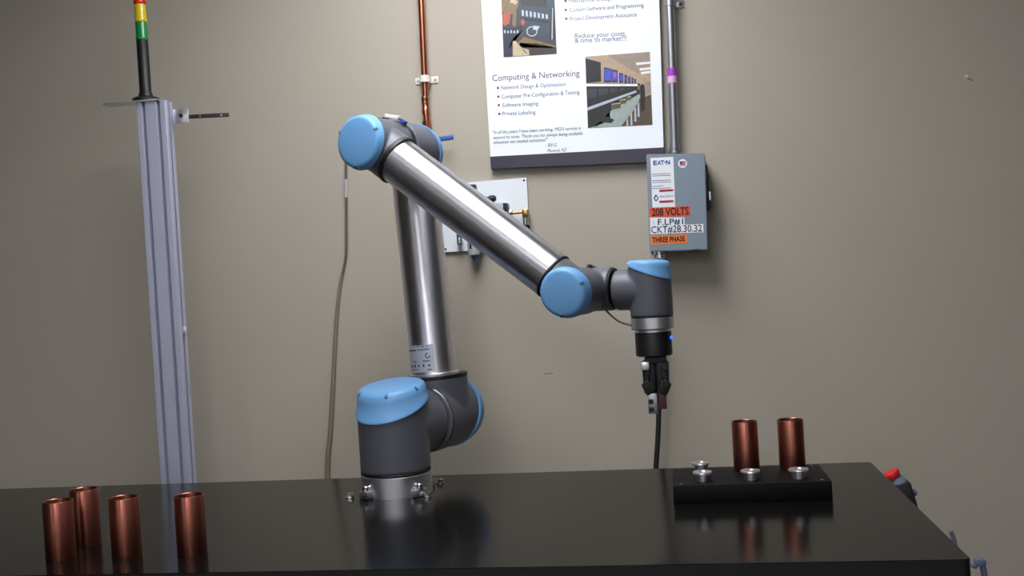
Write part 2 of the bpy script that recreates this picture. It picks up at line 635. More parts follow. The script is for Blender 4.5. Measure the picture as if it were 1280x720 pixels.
ring('seam_ring', UP0 - SV * 0.0667, SV, 0.0748, 0.0014, 'aluminium', 0.0003)
ring('seam_ring', UP0 - SV * 0.0635, SV, 0.0750, 0.0046, 'seam_black')
joint(UP0, SV, D1, 0.0760, 0.061, 0.058, 0.022, 0.092, 0.005, 0.088, 0.0750, 'shoulder_housing', capname='shoulder_cap')
ring('seam_ring', UP0 + D1 * 0.0895, D1, 0.0757, 0.0080, 'seam_black')
ring('tube_collar', UP0 + D1 * 0.0955, D1, 0.0572, 0.007, 'aluminium_bright')


def armtube(name, p0, p1, r, r1=None):
    bm = NB()
    d = V(p1) - V(p0)
    L = d.length
    lathe(bm, V((0, 0, 0)), ZU, [(0, 0), (r, 0), (r1 or r, L), (0, L)], 72)
    o = finish(name, bm, 'arm_tube', None)
    o.parent = rob
    o.location = V(p0) - rob.location
    o.rotation_euler = d.to_track_quat('Z', 'Y').to_euler()
    return o


uptube = armtube('upper_arm_tube', UP0 + D1 * 0.095, EL - D1 * 0.058, 0.0525)
joint(EL, SV, -D1, 0.0605, 0.062, 0.026, 0.014, 0.050, 0.004, 0.064, 0.054, 'elbow_housing', capname='elbow_cap')
ring('seam_ring', EL - D1 * 0.066, D1, 0.0555, 0.006, 'seam_black')
ring('seam_ring', FO + SV * 0.0685, SV, 0.0585, 0.006, 'seam_black')
joint(FO, -SV, D2, 0.0580, 0.065, 0.046, 0.016, 0.073, 0.004, 0.064, 0.0552, 'elbow_housing', notch=(60, 300, 190), capname='elbow_cap')
ring('seam_ring', FO + D2 * 0.067, D2, 0.0560, 0.008, 'seam_black')
foretube = armtube('forearm_tube', FO + D2 * 0.07, W1 - D2 * 0.055, 0.0508, 0.0478)
ring('seam_ring', W1 - D2 * 0.054, D2, 0.0490, 0.005, 'seam_black')
joint(W1, -SV, -D2, 0.0485, 0.052, 0.036, 0.010, 0.058, 0.003, 0.052, 0.0465, 'wrist_housing', vox=0.0022, notch=(120, 240), capname='wrist_cap')
ring('seam_ring', W1 + SV * 0.0535, SV, 0.0435, 0.004, 'seam_black')
joint(C5, -RV, -SV, 0.0455, 0.046, 0.034, 0.010, 0.052, 0.003, 0.050, 0.0435, 'wrist_housing', vox=0.0022, capname='wrist_cap')
ring('seam_ring', C5 + RV * 0.0475, RV, 0.043, 0.003, 'seam_black')
joint(C6, ZU, -RV, 0.0435, 0.0555, 0.036, 0.017, 0.058, 0.002, 0.072, 0.0415, 'wrist_housing', vox=0.0022, capname='wrist_cap')

# tool flange
bm = NB()
lathe(bm, C6 - ZU * 0.0550, -ZU, [(0, 0), (0.043, 0), (0.043, 0.0026), (0, 0.0026)], 56)
finish('seam_ring', bm, 'seam_black', rob)
bm = NB()
lathe(bm, C6 - ZU * 0.0573, -ZU, [(0, 0), (0.0435, 0), (0.0435, 0.022), (0.0415, 0.0245), (0.036, 0.0245), (0.036, 0.030), (0, 0.030)], 56)
finish('tool_flange', bm, 'aluminium', rob)
GZ = C6 - ZU * 0.0870
# ------------------------------------------------ gripper
bm = NB()
lathe(bm, GZ, -ZU, [(0, 0), (0.0365, 0), (0.037, 0.001), (0.037, 0.047), (0.034, 0.049), (0, 0.049)], 48)
grip = finish('gripper', bm, 'black_plastic', rob)
grip['label'] = 'black two-finger electric gripper'
bm = NB()
lathe(bm, GZ + V((0.0345, -0.012, -0.013)), V((1, -0.45, 0.0)), [(0, 0), (0.0035, 0), (0.0035, 0.003), (0.002, 0.0048), (0, 0.0048)], 16)
finish('status_light', bm, 'led_blue', grip)
gb = GZ - ZU * 0.049
bm = NB()
box(bm, gb + V((0.002, 0, -0.008)), (0.044, 0.036, 0.018), None, 0.003)
box(bm, gb + V((0.001, 0.004, -0.044)), (0.016, 0.018, 0.062), None, 0.002)
finish('palm_block', bm, 'black_plastic', grip)
for sgn in (-1, 1):
    cx = gb + V((sgn * 0.0135 + 0.001, -0.004 * sgn, 0))
    bm = NB()
    box(bm, cx + V((0, 0, -0.043)), (0.026, 0.036, 0.066 if sgn < 0 else 0.062), M.Rotation(0.03 * sgn, 3, 'Y'), 0.004)
    box(bm, cx + V((sgn * 0.002, -0.014, -0.064)), (0.022, 0.016, 0.026), M.Rotation(0.45 * sgn, 3, 'Y'), 0.003)
    box(bm, cx + V((sgn * 0.004, -0.016, -0.040)), (0.012, 0.012, 0.040), M.Rotation(-0.2 * sgn, 3, 'Y'), 0.003)
    for zz in (-0.022, -0.056):
        cyl(bm, cx + V((sgn * 0.005, -0.026, zz)), cx + V((sgn * 0.005, 0.024, zz)), 0.0072, None, 20, 0.001)
    finish('finger_linkage', bm, 'black_plastic', grip)
bm = NB()
box(bm, gb + V((-0.0190, -0.020, -0.0185)), (0.017, 0.014, 0.018), None, 0.003)
finish('actuator_cover', bm, 'aluminium_bright', grip)
bm = NB()
box(bm, gb + V((-0.0085, -0.004, -0.096)), (0.019, 0.022, 0.042), None, 0.002)
fl = finish('fingertip', bm, 'zinc', grip)
for zz in (-0.092, -0.108):
    bm = NB()
    box(bm, gb + V((-0.0115, -0.0155, zz)), (0.0095, 0.003, 0.0095), None, 0.001)
    finish('grip_pad', bm, 'black_rubber', fl)
bm = NB()
box(bm, gb + V((0.0115, -0.002, -0.088)), (0.016, 0.020, 0.042), None, 0.002)
finish('fingertip', bm, 'finger_brown', grip)

# robot extras: hose strap over the elbow, cable along the forearm, cable loop at the wrist
perp = D2.cross(SV).normalized()
if perp.z < 0:
    perp = -perp
bm = NB()
pts = []
for k in range(9):
    f = math.radians(50 + 100 * k / 8)
    d = ZU * math.sin(f) + RV * math.cos(f)
    pts.append(FO + SV * 0.058 + d * 0.0635)
rows = [[bm.verts.new(p + SV * s_) for s_ in (-0.011, 0.011)] for p in pts]
top = [[bm.verts.new(p + SV * s_ + (p - FO - SV * 0.058).normalized() * 0.0022) for s_ in (-0.011, 0.011)] for p in pts]
for i in range(8):
    bm.faces.new((rows[i][0], rows[i][1], rows[i + 1][1], rows[i + 1][0]))
    bm.faces.new((top[i][0], top[i + 1][0], top[i + 1][1], top[i][1]))
    for j in (0, 1):
        bm.faces.new((rows[i][j], rows[i + 1][j], top[i + 1][j], top[i][j]))
for i in (0, 8):
    bm.faces.new((rows[i][0], top[i][0], top[i][1], rows[i][1]))
strap = finish('hose_strap', bm, 'black_rubber', rob)
for f, m_, wd in ((76, 'paper_white', 0.024), (48, 'valve_blue', 0.006)):
    fr = math.radians(f)
    d = ZU * math.sin(fr) + RV * math.cos(fr)
    bm = NB()
    tn = SV.cross(d)
    box(bm, FO + SV * 0.050 + d * 0.0650, (0.015, wd * 1.5, 0.009), M((SV, tn, d)).transposed(), 0.001)
    finish('strap_buckle', bm, m_, strap)
fa = lambda t, off: FO + D2 * t + SV * 0.044 + perp * (off - 0.020)
bm = NB()
tube(bm, [fa(0.07, 0.046), fa(0.12, 0.045), fa(0.28, 0.0435), fa(0.44, 0.043), fa(0.52, 0.045), fa(0.55, 0.054), W1 + SV * 0.055 + ZU * 0.049 + RV * 0.012,
          C5 + ZU * 0.050 - RV * 0.005, C5 + ZU * 0.043 + RV * 0.01], 0.0034, 10)
finish('forearm_cable', bm, 'black_rubber', rob)
bm = NB()
tube(bm, [C5 + RV * 0.028 - ZU * 0.043 - SV * 0.01, C5 + RV * 0.045 - ZU * 0.056 - SV * 0.02, C5 + RV * 0.066 - ZU * 0.068 - SV * 0.03, C6 - RV * 0.034 - ZU * 0.072 - SV * 0.026], 0.0022, 8)
finish('tool_cable', bm, 'cable_grey', rob)

# sticker on the upper arm tube (curved print)
ux = (V((0, -1, 0)) - D1 * V((0, -1, 0)).dot(D1)).normalized()
uy = D1.cross(ux)


TI = uptube.rotation_euler.to_matrix().inverted()


def on_tube(o):         # the prints are laid out in world axes: bring them into the turned tube's own axes
    for v in o.data.vertices:
        v.co = TI @ (v.co)
    return o


def patch(a0, a1, h0, h1, r, m, name, parent, n=14):
    bm = NB()
    vs_ = []
    for k in range(n + 1):
        a = math.radians(a0 + (a1 - a0) * k / n)
        d = ux * math.cos(a) + uy * math.sin(a)
        vs_.append((bm.verts.new(UP0 + D1 * h0 + d * r), bm.verts.new(UP0 + D1 * h1 + d * r)))
    for p_, q_ in zip(vs_, vs_[1:]):
        bm.faces.new((p_[0], q_[0], q_[1], p_[1]))
    return on_tube(finish(name, bm, m, parent))


st = patch(-80, 17, 0.104, 0.166, 0.05275, 'sticker_silver', 'rating_sticker', uptube)
bars = [(-66, -30, 0.1535, 0.1565), (-26, 6, 0.1545, 0.1565), (-50, 4, 0.1615, 0.163), (-62, -48, 0.117, 0.120), (-42, -36, 0.1165, 0.1225),
        (-28, -24, 0.117, 0.122), (-14, -10, 0.1165, 0.1225), (0, 5, 0.117, 0.121), (-14, 6, 0.1285, 0.1305), (-44, -32, 0.1285, 0.1305), (-56, -30, 0.110, 0.1112), (-4, 8, 0.1085, 0.1105)]
bm = NB()
for a0, a1, h0, h1 in bars:
    for k in range(4):
        aa = [math.radians(a0 + (a1 - a0) * (k + j) / 4) for j in (0, 1)]
        dd = [ux * math.cos(a) + uy * math.sin(a) for a in aa]
        r = 0.0530
        bm.faces.new([bm.verts.new(UP0 + D1 * h0 + dd[0] * r), bm.verts.new(UP0 + D1 * h0 + dd[1] * r),
                      bm.verts.new(UP0 + D1 * h1 + dd[1] * r), bm.verts.new(UP0 + D1 * h1 + dd[0] * r)])
for k in range(14):     # open round emblem
    f0, f1 = [math.radians(80 + 275 * (k + j) / 14) for j in (0, 1)]
    q = []
    for f, rr in ((f0, 0.0062), (f1, 0.0062), (f1, 0.0040), (f0, 0.0040)):
        a = math.radians(1) + rr * math.cos(f) / 0.053
        q.append(bm.verts.new(UP0 + D1 * (0.1415 + rr * math.sin(f)) + (ux * math.cos(a) + uy * math.sin(a)) * 0.0530))
    bm.faces.new(q)
on_tube(finish('sticker_print', bm, 'ink_navy', uptube))

# loose hardware around the foot: bolts sunk in the table top
for px, py, lab in ((438, 622, 'small chrome hex bolt in the table left of the robot foot'),
                    (550, 604, 'small chrome hex bolt in the table behind the robot foot on its right'),
                    (534.5, 621, 'small chrome hex bolt in the table at the front right of the robot foot')):
    c = onZ(px, py, T)
    t = thing('hex_bolt', lab, 'bolt', c, 'chrome bolts around the robot foot')
    bm = NB()
    lathe(bm, c, ZU, [(0, 0), (0.0095, 0), (0.0095, 0.002), (0, 0.002)], 24)
    finish('washer', bm, 'chrome', t)
    bm = NB()
    lathe(bm, c + ZU * 0.002, ZU, [(0, 0), (0.0078, 0), (0.0078, 0.006), (0.0066, 0.0078), (0, 0.0078)], 6)
    finish('bolt_head', bm, 'chrome', t, angle=15)


# ================================================================== COPPER TUBES
def copper(c, label, h=0.1035, r=0.0255, lean=0.0):
    bm = NB()
    lathe(bm, V((0, 0, 0)), V((0, 0, 1)), [(r - .0004, 0), (r, 0.0006), (r, h - 0.0012), (r - 0.0006, h), (r - 0.0022, h), (r - 0.0030, h - 0.001),
                                          (r - 0.0030, 0.0006), (r - 0.0026, 0)], 56, closed=True)
    o = finish('copper_tube', bm, 'copper_tube', None)
    o.location = V(c)
    o.rotation_euler = (0, 0, random.uniform(0, 6))
    return tag(o, label, 'tube', 'short cut copper tubes')


r_ = 0.0255


def tube_at(px_front, py_front):            # front foot of the tube seen in the photo, the centre stands one radius behind
    p = onZ(px_front, py_front, T)
    d = V((p.x, p.y, 0)).normalized()
    return V((p.x, p.y, T)) + d * r_


copper(tube_at(77, 703), 'short copper tube, leftmost of the four on the table')
copper(tube_at(109.5, 684.5), 'short copper tube standing behind the leftmost one')
copper(tube_at(159.5, 699), 'short copper tube, second from right of the four on the left')
copper(tube_at(241, 697), 'short copper tube nearest the robot, rightmost of the four on the left')

# ================================================================== FIXTURE BLOCK
BX0, BX1, BY0, BY1, BH = -0.0105, 0.281, 1.968, 2.133, 0.035
blk = thing('fixture_block', 'flat black locating block with silver pegs on the table', 'fixture', ((BX0 + BX1) / 2, (BY0 + BY1) / 2, T))
bm = NB()
box(bm, ((BX0 + BX1) / 2, (BY0 + BY1) / 2, T + BH / 2), (BX1 - BX0, BY1 - BY0, BH), None, 0.0012)
finish('block', bm, 'block_black', blk)
pegx = (0.047, 0.137, 0.226)
pegy = (2.006, 2.100)
for j, y in enumerate(pegy):
    for i, x in enumerate(pegx):
        bm = NB()
        b0 = V((x, y, T + BH))
        lathe(bm, b0, ZU, [(0, 0), (0.0125, 0), (0.0128, 0.008), (0.0136, 0.0085), (0.0136, 0.0115), (0.0130, 0.012), (0.0130, 0.0138), (0, 0.0138)], 36)
        pg = finish('locating_peg', bm, 'aluminium', blk)
        bm = NB()
        lathe(bm, b0 + ZU * 0.0138, ZU, [(0, 0), (0.0180, 0), (0.0186, 0.0008), (0.0186, 0.0032), (0.0180, 0.0042), (0.009, 0.0042), (0.008, 0.003), (0, 0.003)], 40)
        finish('peg_flange', bm, 'aluminium_bright', pg)
for x in (BX0 + 0.016, BX1 - 0.016):
    for y in (BY0 + 0.014, BY1 - 0.014):
        bm = NB()
        lathe(bm, (x, y, T + BH), ZU, [(0, 0), (0.0028, 0), (0.0028, 0.0008), (0.0015, 0.0012), (0, 0.0012)], 14)
        finish('screw', bm, 'chrome', blk)
copper(V((pegx[1], pegy[1], T + BH)), 'short copper tube in the middle of the black block', h=0.0975)
copper(V((pegx[2], pegy[1], T + BH)), 'short copper tube at the right end of the black block', h=0.0975)

# ================================================================== ALUMINIUM POST
PX0, PX1, PYF, PTOP = -1.3255, -1.2445, 2.50, 1.853
pcx = (PX0 + PX1) / 2
PW = PX1 - PX0
PD = 0.040
post = thing('extrusion_post', 'tall silver aluminium slotted-profile post against the wall', 'post', (pcx, PYF + PD / 2, 0))


def profile(x0, x1, y0, y1):
    """outline of a double slotted profile, counter-clockwise from the front left corner"""
    W_, D_ = x1 - x0, y1 - y0
    g, lip, dp, wd = 0.0046, 0.003, 0.0150, 0.0090
    P = []

    def slot(c, along, inward):
        c, al, inn = V((c[0], c[1], 0)), V((along[0], along[1], 0)), V((inward[0], inward[1], 0))
        P.extend([c - al * (g + .0005), c - al * g + inn * .0005, c - al * g + inn * lip, c - al * wd + inn * lip, c - al * wd + inn * (dp * .6), c - al * g + inn * dp,
                  c + al * g + inn * dp, c + al * wd + inn * (dp * .6), c + al * wd + inn * lip, c + al * g + inn * lip, c + al * g + inn * .0005, c + al * (g + .0005)])
    e = 0.002
    P.append(V((x0 + e, y0, 0)))
    slot((x0 + W_ * .25, y0), (1, 0), (0, 1))
    slot((x0 + W_ * .75, y0), (1, 0), (0, 1))
    P.append(V((x1 - e, y0, 0)))
    P.append(V((x1, y0 + e, 0)))
    slot((x1, y0 + D_ * .5), (0, 1), (-1, 0))
    P.append(V((x1, y1 - e, 0)))
    P.append(V((x1 - e, y1, 0)))
    slot((x0 + W_ * .75, y1), (-1, 0), (0, -1))
    slot((x0 + W_ * .25, y1), (-1, 0), (0, -1))
    P.append(V((x0 + e, y1, 0)))
    P.append(V((x0, y1 - e, 0)))
    slot((x0, y0 + D_ * .5), (0, -1), (1, 0))
    P.append(V((x0, y0 + e, 0)))
    return P


bm = NB()
pts = profile(PX0, PX1, PYF, PYF + PD)
va = [bm.verts.new(V((p.x, p.y, 0.012))) for p in pts]
vb = [bm.verts.new(V((p.x, p.y, PTOP))) for p in pts]
for k in range(len(pts)):
    j = (k + 1) % len(pts)
    bm.faces.new((va[k], va[j], vb[j], vb[k]))
ft = bm.faces.new(vb)
fb = bm.faces.new(va[::-1])
bmesh.ops.triangulate(bm, faces=[ft, fb])
finish('slotted_profile', bm, 'anodised', post, angle=25)
bm = NB()
box(bm, (pcx, PYF + PD / 2, 0.006), (0.20, 0.16, 0.012), None, 0.002)
finish('base_plate', bm, 'anodised', post)
# bracket and slotted strip
c = (onY(218, 136, 2.52) + onY(237, 154, 2.52)) / 2
bm = NB()
box(bm, c + V((-0.003, 0, 0)), (0.042, 0.004, 0.037), None, 0.001)
br = finish('corner_bracket', bm, 'aluminium_bright', post)
bm = NB()
lathe(bm, c + V((-0.001, -0.002, 0.001)), (0, -1, 0), [(0, 0), (0.0055, 0), (0.0055, 0.003), (0.004, 0.0045), (0, 0.0045)], 18)
finish('bracket_screw', bm, 'steel_dark', br)
a, b = onY(235, 146, 2.525), onY(286, 143.5, 2.525)
bm = NB()
d = (b - a)
rot = M.Rotation(-math.atan2(d.z, d.x), 3, 'Y')
box(bm, (a + b) / 2, (d.length, 0.004, 0.0105), rot, 0.0008)
sp = finish('slotted_strip', bm, 'rust_strip', post)
for t_ in (0.30, 0.82):
    bm = NB()
    lathe(bm, a + d * t_ + V((0, -0.002, 0)), (0, -1, 0), [(0, 0), (0.0036, 0), (0.003, 0.0018), (0, 0.002)], 14)
    finish('strip_screw', bm, 'chrome', sp)
bm = NB()
c = onY(236, 412, 2.52)
box(bm, V((PX1 + 0.003, 2.52, c.z)), (0.010, 0.008, 0.018), None, 0.001)
finish('slot_nut', bm, 'aluminium_bright', post)

# signal tower on top
PT = V((pcx - 0.022, PYF + PD / 2, PTOP))
sl = thing('signal_tower', 'black-stemmed stack light with red, yellow and green lenses on the post', 'signal light', PT)
a = onY(133, 131.5, 2.515)
bm = NB()
box(bm, V(((a.x + PX1 - 0.02) / 2, 2.515, PTOP + 0.002)), (PX1 - 0.02 - a.x, 0.045, 0.004), None, 0.0008)
finish('mounting_plate', bm, 'aluminium_bright', sl)
bm = NB()
b0 = PT + ZU * 0.004
lathe(bm, b0, ZU, [(0, 0), (0.034, 0), (0.034, 0.006), (0.030, 0.009), (0.019, 0.012), (0.016, 0.022), (0.0150, 0.024), (0.0148, 0.158), (0, 0.158)], 40)
finish('stem', bm, 'black_plastic', sl)
z0 = 0.158
for nm, m_, h in (('green_lens', 'lens_green', 0.0465), ('yellow_lens', 'lens_yellow', 0.0465), ('red_lens', 'lens_red', 0.0465)):
    bm = NB()
    lathe(bm, b0 + ZU * z0, ZU, [(0, 0), (0.0148, 0), (0.0154, 0.001), (0.0154, 0.007), (0.0146, 0.009), (0.0146, h - 0.003), (0.0138, h), (0, h)], 40)
    finish(nm, bm, m_, sl)
    z0 += h
bm = NB()
lathe(bm, b0 + ZU * z0, ZU, [(0, 0), (0.0146, 0), (0.0146, 0.008), (0.012, 0.013), (0, 0.015)], 40)
finish('top_cap', bm, 'black_plastic', sl)

# ================================================================== COPPER PIPE ON THE WALL
PYW = WY - 0.022
pa, pb = onY(526.5, 0, PYW), onY(533.2, 152, PYW)
dirp = (pb - pa).normalized()
ptop = pa + dirp * ((CEIL - 0.002 - pa.z) / dirp.z)
pipe = thing('water_pipe', 'thin copper pipe running down the wall behind the robot elbow', 'pipe', V((pb.x, WY, pb.z - 0.2)))
RP = 0.0090
bm = NB()
vend = onY(536.5, 196, PYW)
cyl(bm, ptop, pb, RP, None, 24)
finish('pipe', bm, 'copper_pipe', pipe)
bm = NB()
c1, c2 = onY(531.3, 122, PYW), onY(532.6, 143, PYW)
lathe(bm, c1, c2 - c1, [(0, 0), (0.0108, 0), (0.0108, 0.010), (0.0094, 0.013), (0.0094, 0.026), (0.0108, 0.029), (0.0108, (c2 - c1).length), (0, (c2 - c1).length)], 24)
finish('coupling', bm, 'copper_pipe', pipe)
for py in (121, 127, 137):
    c = onY(531.2 + (py - 121) * .045, py, PYW)
    bm = NB()
    lathe(bm, c, dirp, [(0, 0), (0.0112, 0), (0.0112, 0.003), (0, 0.003)], 24)
    finish('solder_joint', bm, 'solder', pipe)
# clamp
cc = onY(531, 99, PYW)
cl = None
bm = NB()
rows = []
for k in range(13):
    f = math.pi * k / 12
    rows.append(V((cc.x + 0.0125 * math.cos(f), PYW - 0.0125 * math.sin(f), cc.z)))
path = [V((cc.x + 0.0125, WY - 0.001, cc.z))] + rows + [V((cc.x - 0.0125, WY - 0.001, cc.z))]
vv = []
for i, p in enumerate(path):
    q = V((cc.x, PYW if 0 < i < len(path) - 1 else WY - 0.001, cc.z))
    n_ = (p - q).normalized()
    vv.append([bm.verts.new(p + V((0, 0, s_))) for s_ in (-0.009, 0.009)] + [bm.verts.new(p + n_ * 0.002 + V((0, 0, s_))) for s_ in (0.009, -0.009)])
for a_, b_ in zip(vv, vv[1:]):
    for k in range(4):
        bm.faces.new((a_[k], a_[(k + 1) % 4], b_[(k + 1) % 4], b_[k]))
bm.faces.new(vv[0])
bm.faces.new(vv[-1][::-1])
for s_ in (-1, 1):
    box(bm, V((cc.x + s_ * 0.0215 + 0.001, WY - 0.002, cc.z)), (0.021, 0.004, 0.0185), M.Rotation(-0.02, 3, 'Y'), 0.0018)
cl = finish('pipe_clamp', bm, 'cream_plastic', pipe)
for s_ in (-1, 1):
    bm = NB()
    lathe(bm, V((cc.x + s_ * 0.0235 + 0.001, WY - 0.004, cc.z)), (0, -1, 0), [(0, 0), (0.0042, 0), (0.0035, 0.002), (0, 0.0025)], 14)
    finish('clamp_screw', bm, 'zinc', cl)
# valve with its blue lever
vb_ = onY(535, 172, PYW)
bm = NB()
cyl(bm, pb, vend, 0.0125, None, 8)
lathe(bm, vb_, (0, -1, 0), [(0, -0.004), (0.012, -0.004), (0.011, 0.018), (0.005, 0.019), (0.005, 0.028), (0, 0.028)], 20)
vl = finish('valve_body', bm, 'copper_pipe', pipe)
bm = NB()
h1 = onY(564, 172, WY - 0.048)
h0 = V((vb_.x, WY - 0.048, h1.z - 0.003))
box(bm, (h0 + h1) / 2, ((h1 - h0).length + 0.012, 0.005, 0.0135), M.Rotation(-0.06, 3, 'Y'), 0.002)
finish('valve_lever', bm, 'valve_blue', vl)
bm = NB()
tube(bm, [vend, vend + V((0, 0, -0.02)), onY(545, 222, PYW), onY(562, 240, PYW), onY(574, 250, PYW - 0.01)], 0.006, 12)
finish('air_hose', bm, 'black_rubber', pipe)

# ================================================================== AIR PREPARATION BOARD
ab = thing('air_regulator_board', 'white mounting board with air filter and regulator fittings on the wall', 'air regulator', onY(606, 312, WY))
YB = WY - 0.010
cor = [onY(552, 231, YB), onY(658, 222, YB), onY(663, 308, YB), onY(554, 315.5, YB)]
bm = NB()
prism(bm, cor, (0, 0.010, 0))
finish('board', bm, 'board_white', ab, smooth=False)
for px, py in ((655, 225.5), (557, 311.5)):
    bm = NB()
    lathe(bm, onY(px, py, YB), (0, -1, 0), [(0, 0), (0.003, 0), (0.002, 0.0015), (0, 0.002)], 12)
    finish('board_screw', bm, 'steel_dark', ab)


def bx(name, x0, y0, x1, y1, yf, yb, m, bev=0.002, parent=ab):
    a_, b_ = onY(x0, y0, yf), onY(x1, y1, yf)
    bm = NB()
    box(bm, V(((a_.x + b_.x) / 2, (yf + yb) / 2, (a_.z + b_.z) / 2)), (abs(b_.x - a_.x), yb - yf, abs(a_.z - b_.z)), None, bev)
    return finish(name, bm, m, parent)


def hc(name, x0, x1, y, rpx, yc, m, prof=None, parent=ab):     # horizontal fitting
    a_, b_ = onY(x0, y, yc), onY(x1, y, yc)
    r = rpx / 470.0
    L = (b_ - a_).length
    bm = NB()
    lathe(bm, a_, V((1, 0, 0.03)), prof(r, L) if prof else [(0, 0), (r * .9, 0), (r, L * .1), (r, L * .9), (r * .9, L), (0, L)], 24)
    return finish(name, bm, m, parent)


# regulator: black knob, grey body, bowl below
bx('gauge_block', 574, 231.5, 594, 243, YB - 0.03, YB, 'black_plastic')
bx('regulator_body', 582, 244, 603, 300, YB - 0.045, YB, 'grey_plastic', 0.004)
hc('fitting', 600, 620, 250, 4.4, YB - 0.025, 'black_plastic', lambda r, L: [(0, 0), (r * .7, 0), (r * .7, L * .55), (r, L * .6), (r, L * .85), (r * .6, L), (0, L)])
bx('valve_block', 612, 254, 633, 272, YB - 0.04, YB, 'grey_plastic', 0.003)
bx('solenoid_cap', 628.5, 254, 634, 264, YB - 0.042, YB - 0.002, 'black_plastic', 0.001)
hc('silver_nipple', 633, 641, 266, 4.0, YB - 0.02, 'chrome')
hc('brass_fitting', 638, 656, 266.5, 2.0, YB - 0.02, 'brass')
bx('brass_elbow', 652, 261.5, 660.5, 271, YB - 0.03, YB, 'brass', 0.003)
c = onY(656.5, 271, YB - 0.016)
bm = NB()
cyl(bm, c, c - ZU * 0.022, 0.0075, None, 20, 0.001)
finish('silver_nipple', bm, 'chrome', ab)
bm = NB()
cyl(bm, c - ZU * 0.022, c - ZU * 0.045, 0.0115, 0.013, 20, 0.002)
finish('fitting', bm, 'black_plastic', ab)
c = onY(591.5, 296, YB - 0.024)
bm = NB()
lathe(bm, c, -ZU, [(0, 0), (0.0165, 0), (0.0165, 0.040), (0.0155, 0.048), (0, 0.050)], 28)
bw = finish('filter_bowl', bm, 'grey_plastic', ab)
bm = NB()
box(bm, c + V((-0.006, -0.0155, -0.018)), (0.005, 0.003, 0.028), None, 0.001)
finish('sight_window', bm, 'steel_dark', bw)
bm = NB()
lathe(bm, c - ZU * 0.049, -ZU, [(0, 0), (0.009, 0), (0.009, 0.006), (0.005, 0.009), (0.004, 0.016), (0, 0.016)], 20)
finish('drain_knob', bm, 'valve_blue', bw)
c = onY(573.5, 285, YB - 0.016)
bm = NB()
lathe(bm, c, -ZU, [(0, 0), (0.007, 0), (0.007, 0.016), (0.0082, 0.018), (0.0082, 0.040), (0.007, 0.046), (0, 0.047)], 24)
finish('silencer', bm, 'chrome', ab)

# ================================================================== POSTER
YP = WY - 0.022
post_r = thing('wall_poster', 'large white company poster with printed photos and dark bottom band', 'poster', onY(721, 206, WY))
uL0, uL1 = onY(601.5, 0, YP), onY(613.8, 210.9, YP)
uR0, uR1 = onY(824, 0, YP), onY(830, 201.7, YP)
up = (uL0 - uL1).normalized()
upr = (uR0 - uR1).normalized()
TLp, TRp = uL0 + up * 0.35, uR0 + upr * 0.35
bm = NB()
prism(bm, [TLp, TRp, uR1, uL1], (0, 0.020, 0))
finish('panel', bm, 'poster_white', post_r, smooth=False)
bL, bR = onY(612.7, 195.8, YP), onY(829.5, 184.2, YP)
bm = NB()
prism(bm, [bL + V((0, -.0006, 0)), bR + V((0, -.0006, 0)), uR1 + V((0, -.0006, 0)), uL1 + V((0, -.0006, 0))], (0, 0.0212, 0))
finish('bottom_band', bm, 'poster_band', post_r, smooth=False)


def ptext(s, x0, y0, x1, y1, hpx, m, name='printed_line', bold=0.0, shear=0.0):
    bm = textmesh(s, onY(x0, y0, YP), onY(x1, y1, YP), hpx / 476.0, lift=0.0006, bold=bold, shear=shear)
    return finish(name, bm, m, post_r, smooth=False)


ptext('Computing & Networking', 615.5, 101.5, 724.5, 95, 8.0, 'ink_navy')
ptext('Network Design & Optimization', 626.5, 112, 707.5, 107.5, 5.0, 'ink_grey')
ptext('Computer Pre-Configuration & Testing', 627, 123.5, 724.5, 117.5, 5.2, 'ink_grey')
ptext('Software Imaging', 628, 134, 673, 131.5, 5.0, 'ink_grey')
ptext('Private Labeling', 628, 144.5, 669.5, 142.5, 5.0, 'ink_grey')
ptext('"In all the years I have been working, MGI\'s service is', 616, 167.5, 726, 162, 4.2, 'ink_navy', shear=0.2)
ptext('second to none. Thank you for always being available', 616.5, 174, 728.5, 168.5, 4.2, 'ink_navy', shear=0.2)
ptext('whenever we needed assistance!"', 617, 180, 685, 176.5, 4.2, 'ink_navy', shear=0.2)
ptext('- Bill G', 682, 183.5, 696, 183, 4.2, 'ink_navy', shear=0.2)
ptext('Phoenix AZ', 684.5, 190.5, 708.5, 189, 4.2, 'ink_navy', shear=0.2)
ptext('Mechanical Design', 711.5, 3.6, 766, 0.5, 5.2, 'ink_grey')
ptext('Custom Software and Programming', 712, 15, 804.5, 8.8, 5.2, 'ink_grey')
ptext('Project Development Assistance', 712, 26, 796, 20.5, 5.2, 'ink_grey')
ptext('Reduce your costs', 718.5, 47.8, 781, 44.6, 6.2, 'ink_grey')
ptext('& time to market!!!', 718.5, 53.8, 783, 50.6, 6.2, 'ink_grey')
for px, py in ((622.5, 110), (623, 120.8), (623.5, 131.5), (624.3, 142.4), (707, 1.2), (707.2, 12.4), (707.8, 23.4)):
    bm = NB()
    lathe(bm, onY(px, py, YP), (0, -1, 0), [(0, -0.001), (0.0034, -0.001), (0.0034, 0.0006), (0, 0.0006)], 14)
    finish('bullet', bm, 'ink_red', post_r)


def quad(pts, m, lev, name='photo_print', parent=None):
    bm = NB()
    f_ = bm.faces.new([bm.verts.new(onY(x, y, YP) + V((0, -0.0004 - 0.00025 * lev, 0))) for x, y in pts])
    bmesh.ops.triangulate(bm, faces=[f_])
    return finish(name, bm, m, parent or post_r, smooth=False)


